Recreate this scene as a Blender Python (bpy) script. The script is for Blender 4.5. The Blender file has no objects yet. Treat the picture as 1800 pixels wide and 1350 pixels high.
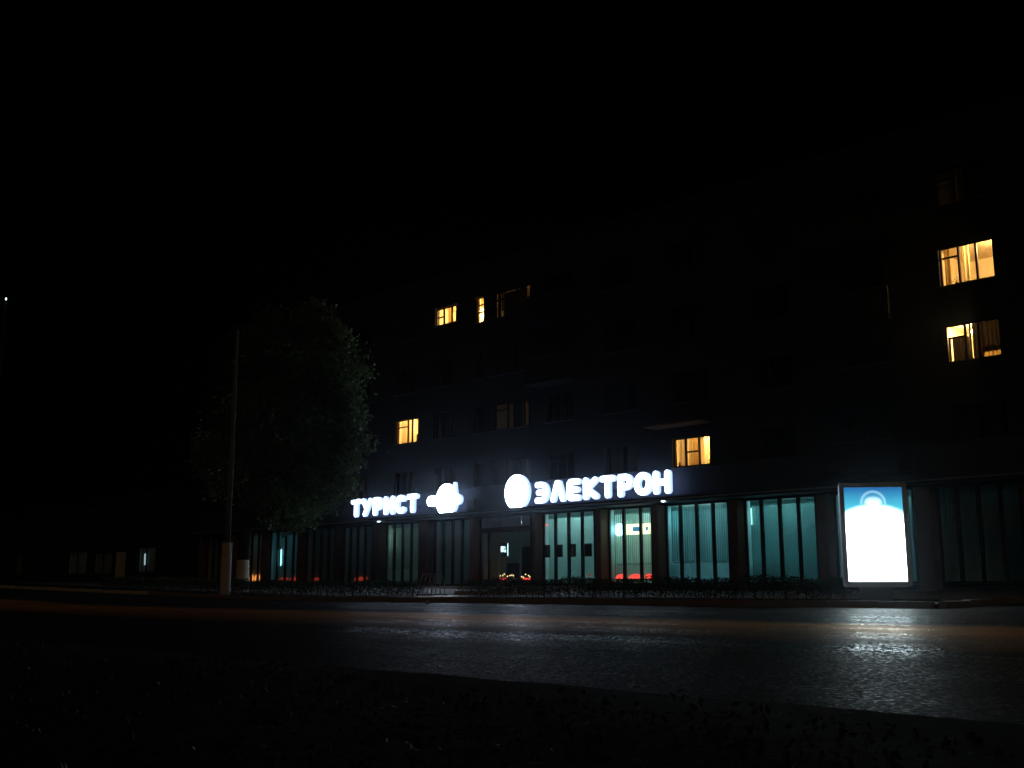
import bpy, bmesh, math, random
import numpy as np
from mathutils import Vector, Matrix
random.seed(7); RNG = np.random.default_rng(7)
S = bpy.context.scene; COL = S.collection
R = math.radians

# ------------------------------------------------------------------ camera
cam = bpy.data.cameras.new('camera'); cam.sensor_width = 36; cam.lens = 38.0
cam.clip_start = 0.05; cam.clip_end = 2000
co = bpy.data.objects.new('camera', cam); COL.objects.link(co)
co.location = (0, -34, 0.38); co.rotation_euler = (R(90 + 10.76), 0, R(45.3))
S.camera = co
# ------------------------------------------------------------------ night sky and faint glow of the town
W = bpy.data.worlds.new('World'); S.world = W; W.use_nodes = True
nt = W.node_tree; bg = nt.nodes['Background']
sky = nt.nodes.new('ShaderNodeTexSky'); sky.sky_type = 'NISHITA'; sky.sun_disc = False
sky.sun_elevation = R(1.0); sky.sun_rotation = R(140)
nt.links.new(sky.outputs[0], bg.inputs[0]); bg.inputs[1].default_value = 0.00001
sun = bpy.data.lights.new('sun', 'SUN'); sun.energy = 0.042; sun.angle = R(20); sun.color = (1, .6, .28)
so = bpy.data.objects.new('sun', sun); COL.objects.link(so)
so.rotation_euler = (R(62), 0, R(40))
S.view_settings.view_transform = 'Standard'; S.view_settings.look = 'None'
S.view_settings.exposure = 0; S.view_settings.gamma = 1
S.render.engine = 'CYCLES'
S.cycles.use_denoising = True; S.cycles.use_adaptive_sampling = False
S.cycles.max_bounces = 8; S.cycles.diffuse_bounces = 4; S.cycles.transparent_max_bounces = 24
S.cycles.sample_clamp_indirect = 6; S.cycles.caustics_reflective = False; S.cycles.caustics_refractive = False

# ------------------------------------------------------------------ materials
def mat(name, col, rough=.8, spec=.3, var=.25, scale=3., bump=0., bscale=40., metal=0.):
    m = bpy.data.materials.new(name); m.use_nodes = True
    n = m.node_tree.nodes; l = m.node_tree.links; b = n['Principled BSDF']
    b.inputs['Roughness'].default_value = rough; b.inputs['Metallic'].default_value = metal
    b.inputs['Specular IOR Level'].default_value = spec
    tc = n.new('ShaderNodeTexCoord')
    if var:
        no = n.new('ShaderNodeTexNoise'); no.inputs['Scale'].default_value = scale; no.inputs['Detail'].default_value = 6
        mx = n.new('ShaderNodeMix'); mx.data_type = 'RGBA'
        mx.inputs[6].default_value = tuple(c * (1 - var) for c in col) + (1,)
        mx.inputs[7].default_value = tuple(min(1, c * (1 + var)) for c in col) + (1,)
        l.new(tc.outputs['Object'], no.inputs['Vector']); l.new(no.outputs[0], mx.inputs[0]); l.new(mx.outputs[2], b.inputs['Base Color'])
    else:
        b.inputs['Base Color'].default_value = tuple(col) + (1,)
    if bump:
        nb = n.new('ShaderNodeTexNoise'); nb.inputs['Scale'].default_value = bscale; nb.inputs['Detail'].default_value = 4
        bp = n.new('ShaderNodeBump'); bp.inputs['Strength'].default_value = bump; bp.inputs['Distance'].default_value = .02
        l.new(tc.outputs['Object'], nb.inputs['Vector']); l.new(nb.outputs[0], bp.inputs['Height']); l.new(bp.outputs[0], b.inputs['Normal'])
    return m
def emit(name, col, s):
    m = bpy.data.materials.new(name); m.use_nodes = True
    n = m.node_tree.nodes; n.remove(n['Principled BSDF'])
    e = n.new('ShaderNodeEmission'); e.inputs[0].default_value = tuple(col) + (1,); e.inputs[1].default_value = s
    m.node_tree.links.new(e.outputs[0], n['Material Output'].inputs[0]); return m
def cloth(name, col, trans=.5):
    m = bpy.data.materials.new(name); m.use_nodes = True
    n = m.node_tree.nodes; l = m.node_tree.links; n.remove(n['Principled BSDF'])
    d = n.new('ShaderNodeBsdfDiffuse'); t = n.new('ShaderNodeBsdfTranslucent'); mx = n.new('ShaderNodeMixShader')
    d.inputs[0].default_value = tuple(col) + (1,); t.inputs[0].default_value = tuple(col) + (1,)
    mx.inputs[0].default_value = trans
    l.new(d.outputs[0], mx.inputs[1]); l.new(t.outputs[0], mx.inputs[2]); l.new(mx.outputs[0], n['Material Output'].inputs[0]); return m
def glass(name, tint=(.9, .95, .95)):
    m = bpy.data.materials.new(name); m.use_nodes = True
    n = m.node_tree.nodes; l = m.node_tree.links; n.remove(n['Principled BSDF'])
    t = n.new('ShaderNodeBsdfTransparent'); g = n.new('ShaderNodeBsdfGlossy'); fr = n.new('ShaderNodeFresnel'); mx = n.new('ShaderNodeMixShader')
    t.inputs[0].default_value = tuple(tint) + (1,); g.inputs['Roughness'].default_value = .03; fr.inputs[0].default_value = 1.5
    ge = n.new('ShaderNodeNewGeometry'); iv = n.new('ShaderNodeMath'); iv.operation = 'SUBTRACT'; iv.inputs[0].default_value = 1
    ml = n.new('ShaderNodeMath'); ml.operation = 'MULTIPLY'      # reflect on the outer face only
    l.new(ge.outputs['Backfacing'], iv.inputs[1]); l.new(iv.outputs[0], ml.inputs[0]); l.new(fr.outputs[0], ml.inputs[1])
    l.new(ml.outputs[0], mx.inputs[0]); l.new(t.outputs[0], mx.inputs[1]); l.new(g.outputs[0], mx.inputs[2])
    l.new(mx.outputs[0], n['Material Output'].inputs[0]); return m
def leafmat(name, col, rough=.6):
    m = bpy.data.materials.new(name); m.use_nodes = True
    n = m.node_tree.nodes; l = m.node_tree.links; b = n['Principled BSDF']
    b.inputs['Roughness'].default_value = rough; b.inputs['Specular IOR Level'].default_value = .3
    t = n.new('ShaderNodeBsdfTranslucent'); mx = n.new('ShaderNodeMixShader'); mx.inputs[0].default_value = .3
    g = n.new('ShaderNodeNewGeometry'); cr = n.new('ShaderNodeValToRGB')
    cr.color_ramp.elements[0].color = tuple(c * .6 for c in col) + (1,); cr.color_ramp.elements[1].color = tuple(c * 1.5 for c in col) + (1,)
    l.new(g.outputs['Random Per Island'], cr.inputs[0]); l.new(cr.outputs[0], b.inputs['Base Color']); l.new(cr.outputs[0], t.inputs[0])
    l.new(b.outputs[0], mx.inputs[1]); l.new(t.outputs[0], mx.inputs[2]); l.new(mx.outputs[0], n['Material Output'].inputs[0]); return m

def asphalt():
    m = mat('asphalt', (.045, .045, .047), .42, .5, .35, 1.2)
    n = m.node_tree.nodes; l = m.node_tree.links; b = n['Principled BSDF']
    tc = n.new('ShaderNodeTexCoord')
    # coarse stone chips in the surface
    vo = n.new('ShaderNodeTexVoronoi'); vo.inputs['Scale'].default_value = 55
    nz = n.new('ShaderNodeTexNoise'); nz.inputs['Scale'].default_value = 9; nz.inputs['Detail'].default_value = 5
    ad = n.new('ShaderNodeMath'); ad.operation = 'ADD'
    bp = n.new('ShaderNodeBump'); bp.inputs['Strength'].default_value = .5; bp.inputs['Distance'].default_value = .012
    l.new(tc.outputs['Object'], vo.inputs['Vector']); l.new(tc.outputs['Object'], nz.inputs['Vector'])
    l.new(vo.outputs['Distance'], ad.inputs[0]); l.new(nz.outputs[0], ad.inputs[1]); l.new(ad.outputs[0], bp.inputs['Height'])
    ch = n.new('ShaderNodeTexVoronoi'); ch.inputs['Scale'].default_value = 42; l.new(tc.outputs['Object'], ch.inputs['Vector'])
    v1 = n.new('ShaderNodeVectorMath'); v1.operation = 'SUBTRACT'; v1.inputs[1].default_value = (.5, .5, .5); l.new(ch.outputs['Color'], v1.inputs[0])
    v2 = n.new('ShaderNodeVectorMath'); v2.operation = 'MULTIPLY'; v2.inputs[1].default_value = (.3, .3, 0); l.new(v1.outputs[0], v2.inputs[0])
    v3 = n.new('ShaderNodeVectorMath'); v3.operation = 'ADD'; l.new(v2.outputs[0], v3.inputs[0]); l.new(bp.outputs[0], v3.inputs[1])
    v4 = n.new('ShaderNodeVectorMath'); v4.operation = 'NORMALIZE'; l.new(v3.outputs[0], v4.inputs[0]); l.new(v4.outputs[0], b.inputs['Normal'])
    sc_ = n.new('ShaderNodeSeparateColor'); l.new(ch.outputs['Color'], sc_.inputs[0])
    chip = n.new('ShaderNodeMapRange'); chip.inputs[1].default_value = .74; chip.inputs[2].default_value = .82; l.new(sc_.outputs[2], chip.inputs[0])
    # worn lanes running along the street: polished wheel tracks and dull strips
    mp = n.new('ShaderNodeMapping'); mp.inputs['Scale'].default_value = (.12, .9, 1)
    st = n.new('ShaderNodeTexNoise'); st.inputs['Scale'].default_value = 1.3; st.inputs['Detail'].default_value = 6; st.inputs['Roughness'].default_value = .65
    l.new(tc.outputs['Object'], mp.inputs[0]); l.new(mp.outputs[0], st.inputs['Vector'])
    mr = n.new('ShaderNodeMapRange'); mr.inputs[1].default_value = .38; mr.inputs[2].default_value = .66
    mr.inputs[3].default_value = 1.0; mr.inputs[4].default_value = .25; l.new(st.outputs[0], mr.inputs[0])
    wet = n.new('ShaderNodeMath'); wet.operation = 'MULTIPLY'; l.new(chip.outputs[0], wet.inputs[0]); l.new(mr.outputs[0], wet.inputs[1])
    sy = n.new('ShaderNodeSeparateXYZ'); l.new(tc.outputs['Object'], sy.inputs[0])     # dusty dry gutter along the near edge
    dry = n.new('ShaderNodeMapRange'); dry.interpolation_type = 'SMOOTHSTEP'; dry.inputs[1].default_value = -28.2; dry.inputs[2].default_value = -25.2; dry.inputs[3].default_value = .4
    l.new(sy.outputs['Y'], dry.inputs[0]); wet2 = n.new('ShaderNodeMath'); wet2.operation = 'MULTIPLY'; l.new(wet.outputs[0], wet2.inputs[0]); l.new(dry.outputs[0], wet2.inputs[1]); wet = wet2
    rg = n.new('ShaderNodeMapRange'); rg.inputs[3].default_value = .6; rg.inputs[4].default_value = .16; l.new(wet.outputs[0], rg.inputs[0]); l.new(rg.outputs[0], b.inputs['Roughness'])
    sg = n.new('ShaderNodeMapRange'); sg.inputs[3].default_value = .02; sg.inputs[4].default_value = .33; l.new(wet.outputs[0], sg.inputs[0]); l.new(sg.outputs[0], b.inputs['Specular IOR Level'])
    # orange metallic band along the middle: amber lamplight put into the road colour
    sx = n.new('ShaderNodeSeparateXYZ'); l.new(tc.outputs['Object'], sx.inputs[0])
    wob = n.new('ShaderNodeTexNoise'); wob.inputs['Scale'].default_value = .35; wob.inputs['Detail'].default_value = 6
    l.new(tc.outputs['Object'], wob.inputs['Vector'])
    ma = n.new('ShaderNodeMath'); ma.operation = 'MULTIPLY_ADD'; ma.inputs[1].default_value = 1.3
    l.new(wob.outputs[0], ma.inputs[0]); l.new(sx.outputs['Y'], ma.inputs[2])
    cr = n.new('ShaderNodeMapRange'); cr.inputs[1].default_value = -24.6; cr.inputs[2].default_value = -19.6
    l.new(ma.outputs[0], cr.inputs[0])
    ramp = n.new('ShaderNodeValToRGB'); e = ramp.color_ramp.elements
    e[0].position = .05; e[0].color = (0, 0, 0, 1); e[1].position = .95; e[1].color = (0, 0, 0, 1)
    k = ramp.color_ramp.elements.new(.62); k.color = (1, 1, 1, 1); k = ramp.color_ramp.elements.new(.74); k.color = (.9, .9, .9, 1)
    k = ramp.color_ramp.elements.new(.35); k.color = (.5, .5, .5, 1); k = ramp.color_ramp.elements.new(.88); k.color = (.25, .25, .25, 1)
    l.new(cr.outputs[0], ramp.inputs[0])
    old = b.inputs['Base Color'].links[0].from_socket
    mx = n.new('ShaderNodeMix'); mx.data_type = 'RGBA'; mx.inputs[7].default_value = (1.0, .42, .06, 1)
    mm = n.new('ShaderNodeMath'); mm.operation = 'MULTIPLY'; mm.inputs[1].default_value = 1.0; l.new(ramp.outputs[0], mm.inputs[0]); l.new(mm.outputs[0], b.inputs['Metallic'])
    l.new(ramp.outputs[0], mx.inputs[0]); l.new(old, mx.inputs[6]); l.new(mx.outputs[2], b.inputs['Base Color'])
    return m

M = dict(
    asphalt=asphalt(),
    earth=mat('earth', (.035, .028, .02), .95, .1, .5, 6, .6, 30),
    plaza=mat('plaza', (.2, .2, .2), .75, .3, .25, 2.5, .2, 60),
    kerb=mat('kerb_concrete', (.34, .30, .26), .85, .2, .3, 4, .35, 50),
    slab=mat('slab', (.85, .85, .85), .25, .5, .2, 3, .2, 50),
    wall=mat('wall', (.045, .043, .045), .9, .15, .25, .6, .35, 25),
    fascia=mat('fascia', (.07, .07, .085), .6, .35, .2, 1.0, .1, 15),
    column=mat('column', (.17, .095, .06), .8, .2, .2, 3, .2, 40),
    frame=mat('frame', (.03, .035, .035), .5, .3, .1, 6),
    wframe=mat('wood_frame', (.05, .025, .015), .6, .3, .2, 6),
    room=mat('room', (.75, .6, .4), .9, .1, .12, 2),
    teal=mat('display_wall', (.54, .74, .77), .9, .1, .15, 2),
    dark=mat('dark_interior', (.02, .02, .02), .9, .1, 0),
    metal=mat('pale_metal', (.55, .57, .58), .4, .5, .15, 5, metal=.6),
    dmetal=mat('dark_metal', (.12, .12, .13), .5, .4, .2, 5, metal=.4),
    white=mat('whitewash', (.78, .74, .68), .9, .15, .25, 9, .4, 25),
    conc=mat('pole_concrete', (.26, .25, .23), .85, .2, .25, 4, .3, 40),
    bark=mat('bark', (.06, .05, .04), .95, .1, .4, 8, .8, 18),
    leaf=leafmat('tree_leaf', (.09, .15, .06)),
    hleaf=leafmat('hedge_leaf', (.035, .07, .025)),
    litter=leafmat('fallen_leaf', (.12, .085, .035), .6),
    grass=leafmat('grass_blade', (.03, .05, .015), .5),
    curtain=cloth('curtain', (.92, .78, .5), .55),
    drape=cloth('drape', (.6, .4, .16), .35),
    dcurtain=cloth('heavy_curtain', (.1, .07, .05), .06),
    pblind=cloth('pale_blind', (.5, .7, .67), .45),
    blind=cloth('blind', (.28, .57, .57), .3),
    gblind=cloth('grey_blind', (.6, .66, .65), .45),
    glass=glass('glass'), sglass=glass('shop_glass', (.85, .95, .95)),
    letter=emit('letter_glow', (.66, .8, 1.0), 3.8),
    disc=emit('disc_glow', (.7, .82, 1.0), 17.0), 
    bulb=emit('warm_bulb', (1, .62, .24), 980),
    bulb2=emit('dim_bulb', (1, .6, .28), 40),
    bulb3=emit('faint_bulb', (1, .75, .45), .5),
    bulb4=emit('low_bulb', (1, .62, .35), 5),
    red=emit('red_glow', (1, .07, .05), 1.6),
    redd=emit('dim_red_glow', (1, .07, .03), .35),
    orange=emit('orange_glow', (1, .27, .06), 1.3),
    paper=mat('paper', (.7, .7, .68), .7, .2, .1, 8),
    poster=mat('poster', (.05, .04, .035), .6, .3, .3, 4),
    card=mat('display_card', (.3, .2, .1), .7, .2, .3, 6),
    yellow=emit('yellow_lit_card', (1, .6, .12), .35),
    pot=mat('clay_pot', (.2, .08, .04), .8, .2, .2, 8),
)
M['return'] = emit('letter_return_glow', (.36, .54, 1.0), 1.7)

# ------------------------------------------------------------------ mesh helpers
class MB:
    def __init__(s): s.v = []; s.f = []
    def box(s, x0, x1, y0, y1, z0, z1):
        b = len(s.v)
        s.v += [(x0, y0, z0), (x1, y0, z0), (x1, y1, z0), (x0, y1, z0), (x0, y0, z1), (x1, y0, z1), (x1, y1, z1), (x0, y1, z1)]
        s.f += [tuple(b + i for i in q) for q in ((0, 3, 2, 1), (4, 5, 6, 7), (0, 1, 5, 4), (1, 2, 6, 5), (2, 3, 7, 6), (3, 0, 4, 7))]
        return s
    def prism(s, pts, y0, y1):      # polygon in x,z pushed along y
        b = len(s.v); n = len(pts)
        s.v += [(p[0], y0, p[1]) for p in pts] + [(p[0], y1, p[1]) for p in pts]
        s.f += [tuple(b + i for i in range(n)), tuple(b + n + i for i in reversed(range(n)))]
        s.f += [(b + i, b + n + i, b + n + (i + 1) % n, b + (i + 1) % n) for i in range(n)]
        return s
    def tube(s, pts, rad, n=8):
        pts = [Vector(p) for p in pts]; b = len(s.v)
        for i, p in enumerate(pts):
            d = (pts[min(i + 1, len(pts) - 1)] - pts[max(i - 1, 0)]).normalized()
            a = d.orthogonal().normalized(); c = d.cross(a); r = rad[i] if hasattr(rad, '__len__') else rad
            for k in range(n):
                t = 2 * math.pi * k / n; s.v.append(tuple(p + a * math.cos(t) * r + c * math.sin(t) * r))
        for i in range(len(pts) - 1):
            for k in range(n):
                k2 = (k + 1) % n; s.f.append((b + i * n + k, b + i * n + k2, b + (i + 1) * n + k2, b + (i + 1) * n + k))
        s.f.append(tuple(b + k for k in reversed(range(n)))); s.f.append(tuple(b + (len(pts) - 1) * n + k for k in range(n)))
        return s
    def lathe(s, prof, n=16, c=(0, 0, 0)):   # profile (r,z) about z
        b = len(s.v); m = len(prof)
        for r, z in prof:
            for k in range(n):
                t = 2 * math.pi * k / n; s.v.append((c[0] + r * math.cos(t), c[1] + r * math.sin(t), c[2] + z))
        for i in range(m - 1):
            for k in range(n):
                k2 = (k + 1) % n; s.f.append((b + i * n + k, b + i * n + k2, b + (i + 1) * n + k2, b + (i + 1) * n + k))
        s.f.append(tuple(b + k for k in reversed(range(n)))); s.f.append(tuple(b + (m - 1) * n + k for k in range(n)))
        return s
    def build(s, name, m, parent=None, smooth=False, bevel=0, face=None):
        me = bpy.data.meshes.new(name); me.from_pydata(s.v, [], s.f); me.update()
        if bevel:
            bm = bmesh.new(); bm.from_mesh(me)
            bmesh.ops.bevel(bm, geom=bm.edges[:], offset=bevel, segments=2, affect='EDGES'); bm.to_mesh(me); bm.free()
        me.materials.append(M[m] if isinstance(m, str) else m)
        if face:
            me.materials.append(M[face])
            for p_ in me.polygons:
                if p_.normal.y < -.9: p_.material_index = 1
        if smooth: me.polygons.foreach_set('use_smooth', [True] * len(me.polygons))
        o = bpy.data.objects.new(name, me); COL.objects.link(o)
        if parent: o.parent = parent
        return o
def tag(o, label=None, cat=None, group=None, kind=None):
    for k, v in (('label', label), ('category', cat), ('group', group), ('kind', kind)):
        if v: o[k] = v
    return o
def thing(name, label, cat, group=None, loc=(0, 0, 0), rz=0):
    o = bpy.data.objects.new(name, None); COL.objects.link(o); o.location = loc; o.rotation_euler = (0, 0, rz)
    o.empty_display_size = .2
    return tag(o, label, cat, group)
def share(o, name, parent, loc):
    c = o.copy(); c.name = name; COL.objects.link(c); c.parent = parent; c.location = loc; return c
def leaves(name, pts, size, m, parent=None, flat=False):
    n = len(pts); pts = np.asarray(pts, float)
    a = RNG.normal(size=(n, 3)); 
    if flat: a[:, 2] *= .25
    a /= np.linalg.norm(a, axis=1)[:, None]
    q = RNG.normal(size=(n, 3)); c = np.cross(a, q); c /= np.linalg.norm(c, axis=1)[:, None]
    if flat:
        c[:, 2] *= .3
    sz = size * RNG.uniform(.6, 1.3, n)[:, None]
    nn = np.cross(a, c)
    v = np.empty((n, 4, 3)); v[:, 0] = pts - a * sz; v[:, 2] = pts + a * sz
    v[:, 1] = pts + c * sz * .55 + nn * sz * .15; v[:, 3] = pts - c * sz * .55 + nn * sz * .15
    me = bpy.data.meshes.new(name); me.vertices.add(4 * n); me.vertices.foreach_set('co', v.ravel())
    i0 = np.arange(n) * 4
    tri = np.stack([i0, i0 + 1, i0 + 2, i0, i0 + 2, i0 + 3], 1).ravel()
    me.loops.add(6 * n); me.loops.foreach_set('vertex_index', tri)
    me.polygons.add(2 * n); me.polygons.foreach_set('loop_start', np.arange(2 * n) * 3); me.polygons.foreach_set('loop_total', np.full(2 * n, 3))
    me.update(); me.validate(); me.materials.append(M[m])
    o = bpy.data.objects.new(name, me); COL.objects.link(o)
    if parent: o.parent = parent
    return o

# ------------------------------------------------------------------ ground heights
def rise(x): return .018 * min(30, max(0, -30 - x))
def zroad(x, y): return .05 + .0175 * (y + 15.5) + rise(x)
def zplaza(x, y): return .155 + .012 * (y + 15.3) + rise(x)
def sheet(name, x0, x1, y0, y1, fz, m, nx=60, ny=20, rough=0, kind='structure'):
    mb = MB()
    for i in range(nx + 1):
        for j in range(ny + 1):
            x = x0 + (x1 - x0) * i / nx; y = y0 + (y1 - y0) * j / ny
            mb.v.append((x, y, fz(x, y) + (random.uniform(-rough, rough) if rough else 0)))
    for i in range(nx):
        for j in range(ny):
            a = i * (ny + 1) + j; mb.f.append((a, a + ny + 1, a + ny + 2, a + 1))
    return tag(mb.build(name, m, smooth=True), kind=kind)
sheet('ground', -260, 160, -200, 200, lambda x, y: -.9, 'earth', 4, 4)
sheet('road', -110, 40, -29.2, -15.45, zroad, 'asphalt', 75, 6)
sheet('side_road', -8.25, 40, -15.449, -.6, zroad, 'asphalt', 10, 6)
sheet('verge', -110, 40, -48, -29.2, lambda x, y: zroad(x, y) + .02 + min(1, (-29.2 - y) * .7) * .04 * math.sin(x * 1.7 + y * 2.3), 'earth', 300, 60, .006)
sheet('lawn', -110, -8.4, -15.3, -12.6, lambda x, y: zplaza(x, y) - .01, 'earth', 200, 12, .012)
sheet('pavement', -110, -8.4, -12.6, .02, zplaza, 'plaza', 80, 8)

# kerb: single stones along the far edge of the road
kerb = bpy.data.objects.new('kerb', None); COL.objects.link(kerb); tag(kerb, kind='structure')
x = -8.45; k = 0
while x > -66:
    L = 1.0; dz = random.uniform(-.008, .008)
    x1, x0 = x, x - L + .012
    mb = MB().box(0, L - .012, 0, .15, -.2, .125 + dz)
    o = mb.build('kerb_stone', 'white' if x < -37 else 'kerb', kerb, bevel=.012)
    o.location = (x0, -15.45 + random.uniform(-.012, .012), zroad((x0 + x1) / 2, -15.45)); o.rotation_euler = (0, math.atan(.018) if x < -30 else 0, random.uniform(-.008, .008))
    x -= L; k += 1
y = -15.3
while y < -2:
    o = MB().box(0, .15, 0, .985, -.2, .12 + random.uniform(-.006, .006)).build('kerb_stone', 'kerb', kerb, bevel=.012)
    o.location = (-8.4, y, zroad(-8.4, y + .5)); y += 1.0

# pale paved path through the hedge with a step behind it
path = bpy.data.objects.new('path', None); COL.objects.link(path); tag(path, kind='structure')
for i in range(2):
    for j in range(3):
        o = MB().box(0, .86, 0, .88, -.05, .015 + random.uniform(-.004, .004)).build('slab', 'slab', path, bevel=.008)
        o.location = (-24.4 + i * .88, -15.28 + j * .9, zplaza(-23.5, -15 + j * .9))
o = MB().box(-25.6, -23.2, -11.2, -9.4, .1, .335).build('step', 'slab', path, bevel=.012)
o = MB().box(-38.5, -29.5, -2.6, -.5, .15, .52).build('step', 'slab', path, bevel=.012)

# ------------------------------------------------------------------ apartment building with a row of shops
XL, XR = -62.0, -4.0
FL = [(5.03, 6.18), (7.55, 8.80), (10.1, 11.42), (12.82, 14.1)]
ZT = 15.6
bld = thing('apartment_building', 'long dark five storey apartment block with lit windows above a row of shops', 'building', loc=(0, 0, 0))
# windows: (x0, x1) columns on each floor
WC = [(-6.6, -5.0), (-10.6, -8.9), (-14.42, -12.66), (-18.0, -16.3), (-21.6, -20.0), (-25.45, -23.69), (-28.9, -27.2), (-32.2, -30.6),
      (-35.66, -33.2), (-36.85, -36.27), (-39.8, -38.17), (-42.8, -40.98), (-46.6, -44.9), (-50.2, -48.5), (-53.8, -52.1), (-57.4, -55.7), (-60.9, -59.3)]
w = MB()
bands = [(3.66, FL[0][0])] + [(FL[i][1], FL[i + 1][0]) for i in range(3)] + [(FL[3][1], ZT)]
for a, b in bands: w.box(XL, XR, 0, .3, a, b)
WS = sorted(WC)
for a, b in FL:
    xs = XL
    for (p, q) in WS + [(XR, XR)]:
        if p > xs: w.box(xs, p, .0, .3, a + .0005, b - .0005)
        xs = q
w.box(-39.8, -38.17, .001, .299, 12.8205, 13.2)
w.box(XL, XR, 11.0, 11.3, -.5, ZT); w.box(XL, XL + .3, .3, 11, -.5, ZT); w.box(XR - .3, XR, .3, 11, -.5, ZT)
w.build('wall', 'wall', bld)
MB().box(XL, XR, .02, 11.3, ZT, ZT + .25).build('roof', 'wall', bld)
MB().box(XL + .3, XR - .3, 3.9, 4.0, 3.7, ZT - .05).build('inner_wall', 'dark', bld)
for z in (4.9, 7.42, 9.97, 12.69): MB().box(XL + .3, XR - .3, .3, 3.9, z - .2, z - .05).build('floor_slab', 'dark', bld)

def drape(mb, x0, x1, y, z0, z1, amp=.025, per=.13):
    n = max(4, int((x1 - x0) / per * 4)); b = len(mb.v)
    for i in range(n + 1):
        xx = x0 + (x1 - x0) * i / n; yy = y + amp * math.sin(i * math.pi / 2 + .4 * math.sin(i)) + random.uniform(-.006, .006)
        mb.v += [(xx, yy, z0), (xx + random.uniform(-.008, .008), yy * .5 + y * .5, z1)]
    for i in range(n): mb.f.append((b + 2 * i, b + 2 * i + 2, b + 2 * i + 3, b + 2 * i + 1))
def window(x0, x1, z0, z1, mull=(.33, .66), trans=((0, .72),), curtains=(), room=None, bulb='bulb', bpos=(.6, 1.6, .75), rmat='room'):
    F = .055; fr = MB(); W_ = x1 - x0; H_ = z1 - z0
    fr.box(x0, x0 + F, .1, .17, z0, z1).box(x1 - F, x1, .1, .17, z0, z1).box(x0 + F, x1 - F, .1, .17, z0, z0 + F).box(x0 + F, x1 - F, .1, .17, z1 - F, z1)
    wp = fr.build('window', 'wframe', bld)
    es = [x0 + F * .9] + [x0 + W_ * m for m in mull] + [x1 - F * .9]
    for m in mull:
        MB().box(x0 + W_ * m - .035, x0 + W_ * m + .035, .095, .165, z0 + F, z1 - F).build('mullion', 'wframe', wp)
    for k, t in trans:
        MB().box(es[k] + .036, es[k + 1] - .036, .1, .16, z0 + H_ * t - .03, z0 + H_ * t + .03).build('transom', 'wframe', wp)
    for a, b in zip(es, es[1:]):
        MB().box(a + .02, b - .02, .13, .134, z0 + F * .9, z1 - F * .9).build('pane', 'glass', wp)
    MB().box(x0 - .06, x1 + .06, -.1, .098, z0 - .06, z0 - .012).build('sill', 'dmetal', wp)
    for (a, b, c, d, mm) in curtains:
        mb = MB(); drape(mb, x0 + W_ * a, x0 + W_ * b, .36, z0 - .08 + H_ * c, z0 + .1 + H_ * d); mb.build('curtain', mm, wp)
    if room:
        a, b, dp, lo, hi = x0 - .5, x1 + .5, room, z0 - .35, z1 + .3
        r = MB(); r.v += [(a, .31, lo), (b, .31, lo), (b, dp, lo), (a, dp, lo), (a, .31, hi), (b, .31, hi), (b, dp, hi), (a, dp, hi)]
        r.f += [(0, 1, 2, 3), (4, 7, 6, 5), (2, 6, 7, 3), (0, 3, 7, 4), (1, 5, 6, 2)]
        r.build('room', rmat, wp)
        px, py, pz = a + (b - a) * bpos[0], bpos[1], lo + (hi - lo) * bpos[2]
        MB().lathe([(.005, -.09), (.06, -.075), (.09, 0), (.06, .075), (.015, .1)], 12, (px, py, pz)).build('lamp', bulb, wp, True)
        MB().tube([(px, py, pz + .1), (px, py, hi)], .008, 6).build('lamp_cord', 'frame', wp)
    return wp
SP = {}
def sp(c, f, **k): SP[(c, f)] = k
C = 'curtain'; Dp = 'drape'; K = 'dcurtain'
sp(2, 2, mull=(.35, .67), trans=((0, .73),), curtains=((.02, .13, 0, 1, Dp), (.37, .5, 0, 1, C)), room=3.2, bpos=(.75, 1.0, .85))
sp(2, 1, mull=(.36, .6), trans=((0, .66),), curtains=((.06, .37, -.05, .6, K), (.37, .415, -.05, 1, K), (.43, .62, -.05, 1, K), (.6, 1.05, .27, 1, K), (.58, 1.05, -.05, .27, Dp), (-.2, .03, -.05, .6, K)), room=3.0, bulb='bulb', bpos=(.3, 1.6, .85))
sp(2, 3, mull=(.36, .66), curtains=((0, .38, -.05, 1, C), (.5, .56, -.05, 1, K), (.56, 1.2, -.05, 1, K)), room=3.0, bulb='bulb3')
SPZ = {(10, 3): (13.2, 14.08)}
sp(5, 0, mull=(.32, .68), trans=((1, .5),), curtains=((.02, .35, 0, 1, C), (.36, .6, 0, 1, Dp), (.7, .98, 0, 1, C)), room=2.6, bpos=(.8, 1.0, .85))
sp(11, 1, mull=(.5, .68), trans=((0, .7),), curtains=((.05, .48, 0, 1, C), (.52, .68, 0, 1, C), (.7, 1.1, -.1, .3, K)), room=3.0, bpos=(.6, 1.3, .82))
sp(10, 3, mull=(.34, .7), trans=((0, .5),), curtains=((.36, .6, 0, 1, Dp), (.7, .8, 0, 1, K)), room=3.0, bpos=(.6, 1.5, .8))
sp(9, 3, mull=(), trans=((0, .42), (0, .7)), curtains=((0, 1, .7, 1, Dp),), room=2.6, bpos=(.3, 1.3, .55))
sp(8, 3, mull=(.3, .62), trans=((0, .7),), curtains=((0, .1, -.1, 1, K), (.16, .6, -.1, .9, K), (.6, .78, -.1, 1, K), (.78, .88, -.1, .55, K), (.86, 1.1, -.1, .76, K), (.1, .16, .4, 1, K), (.88, .93, .5, 1, K)), room=3.0, bulb='bulb2', bpos=(.8, 1.2, .85))
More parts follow.
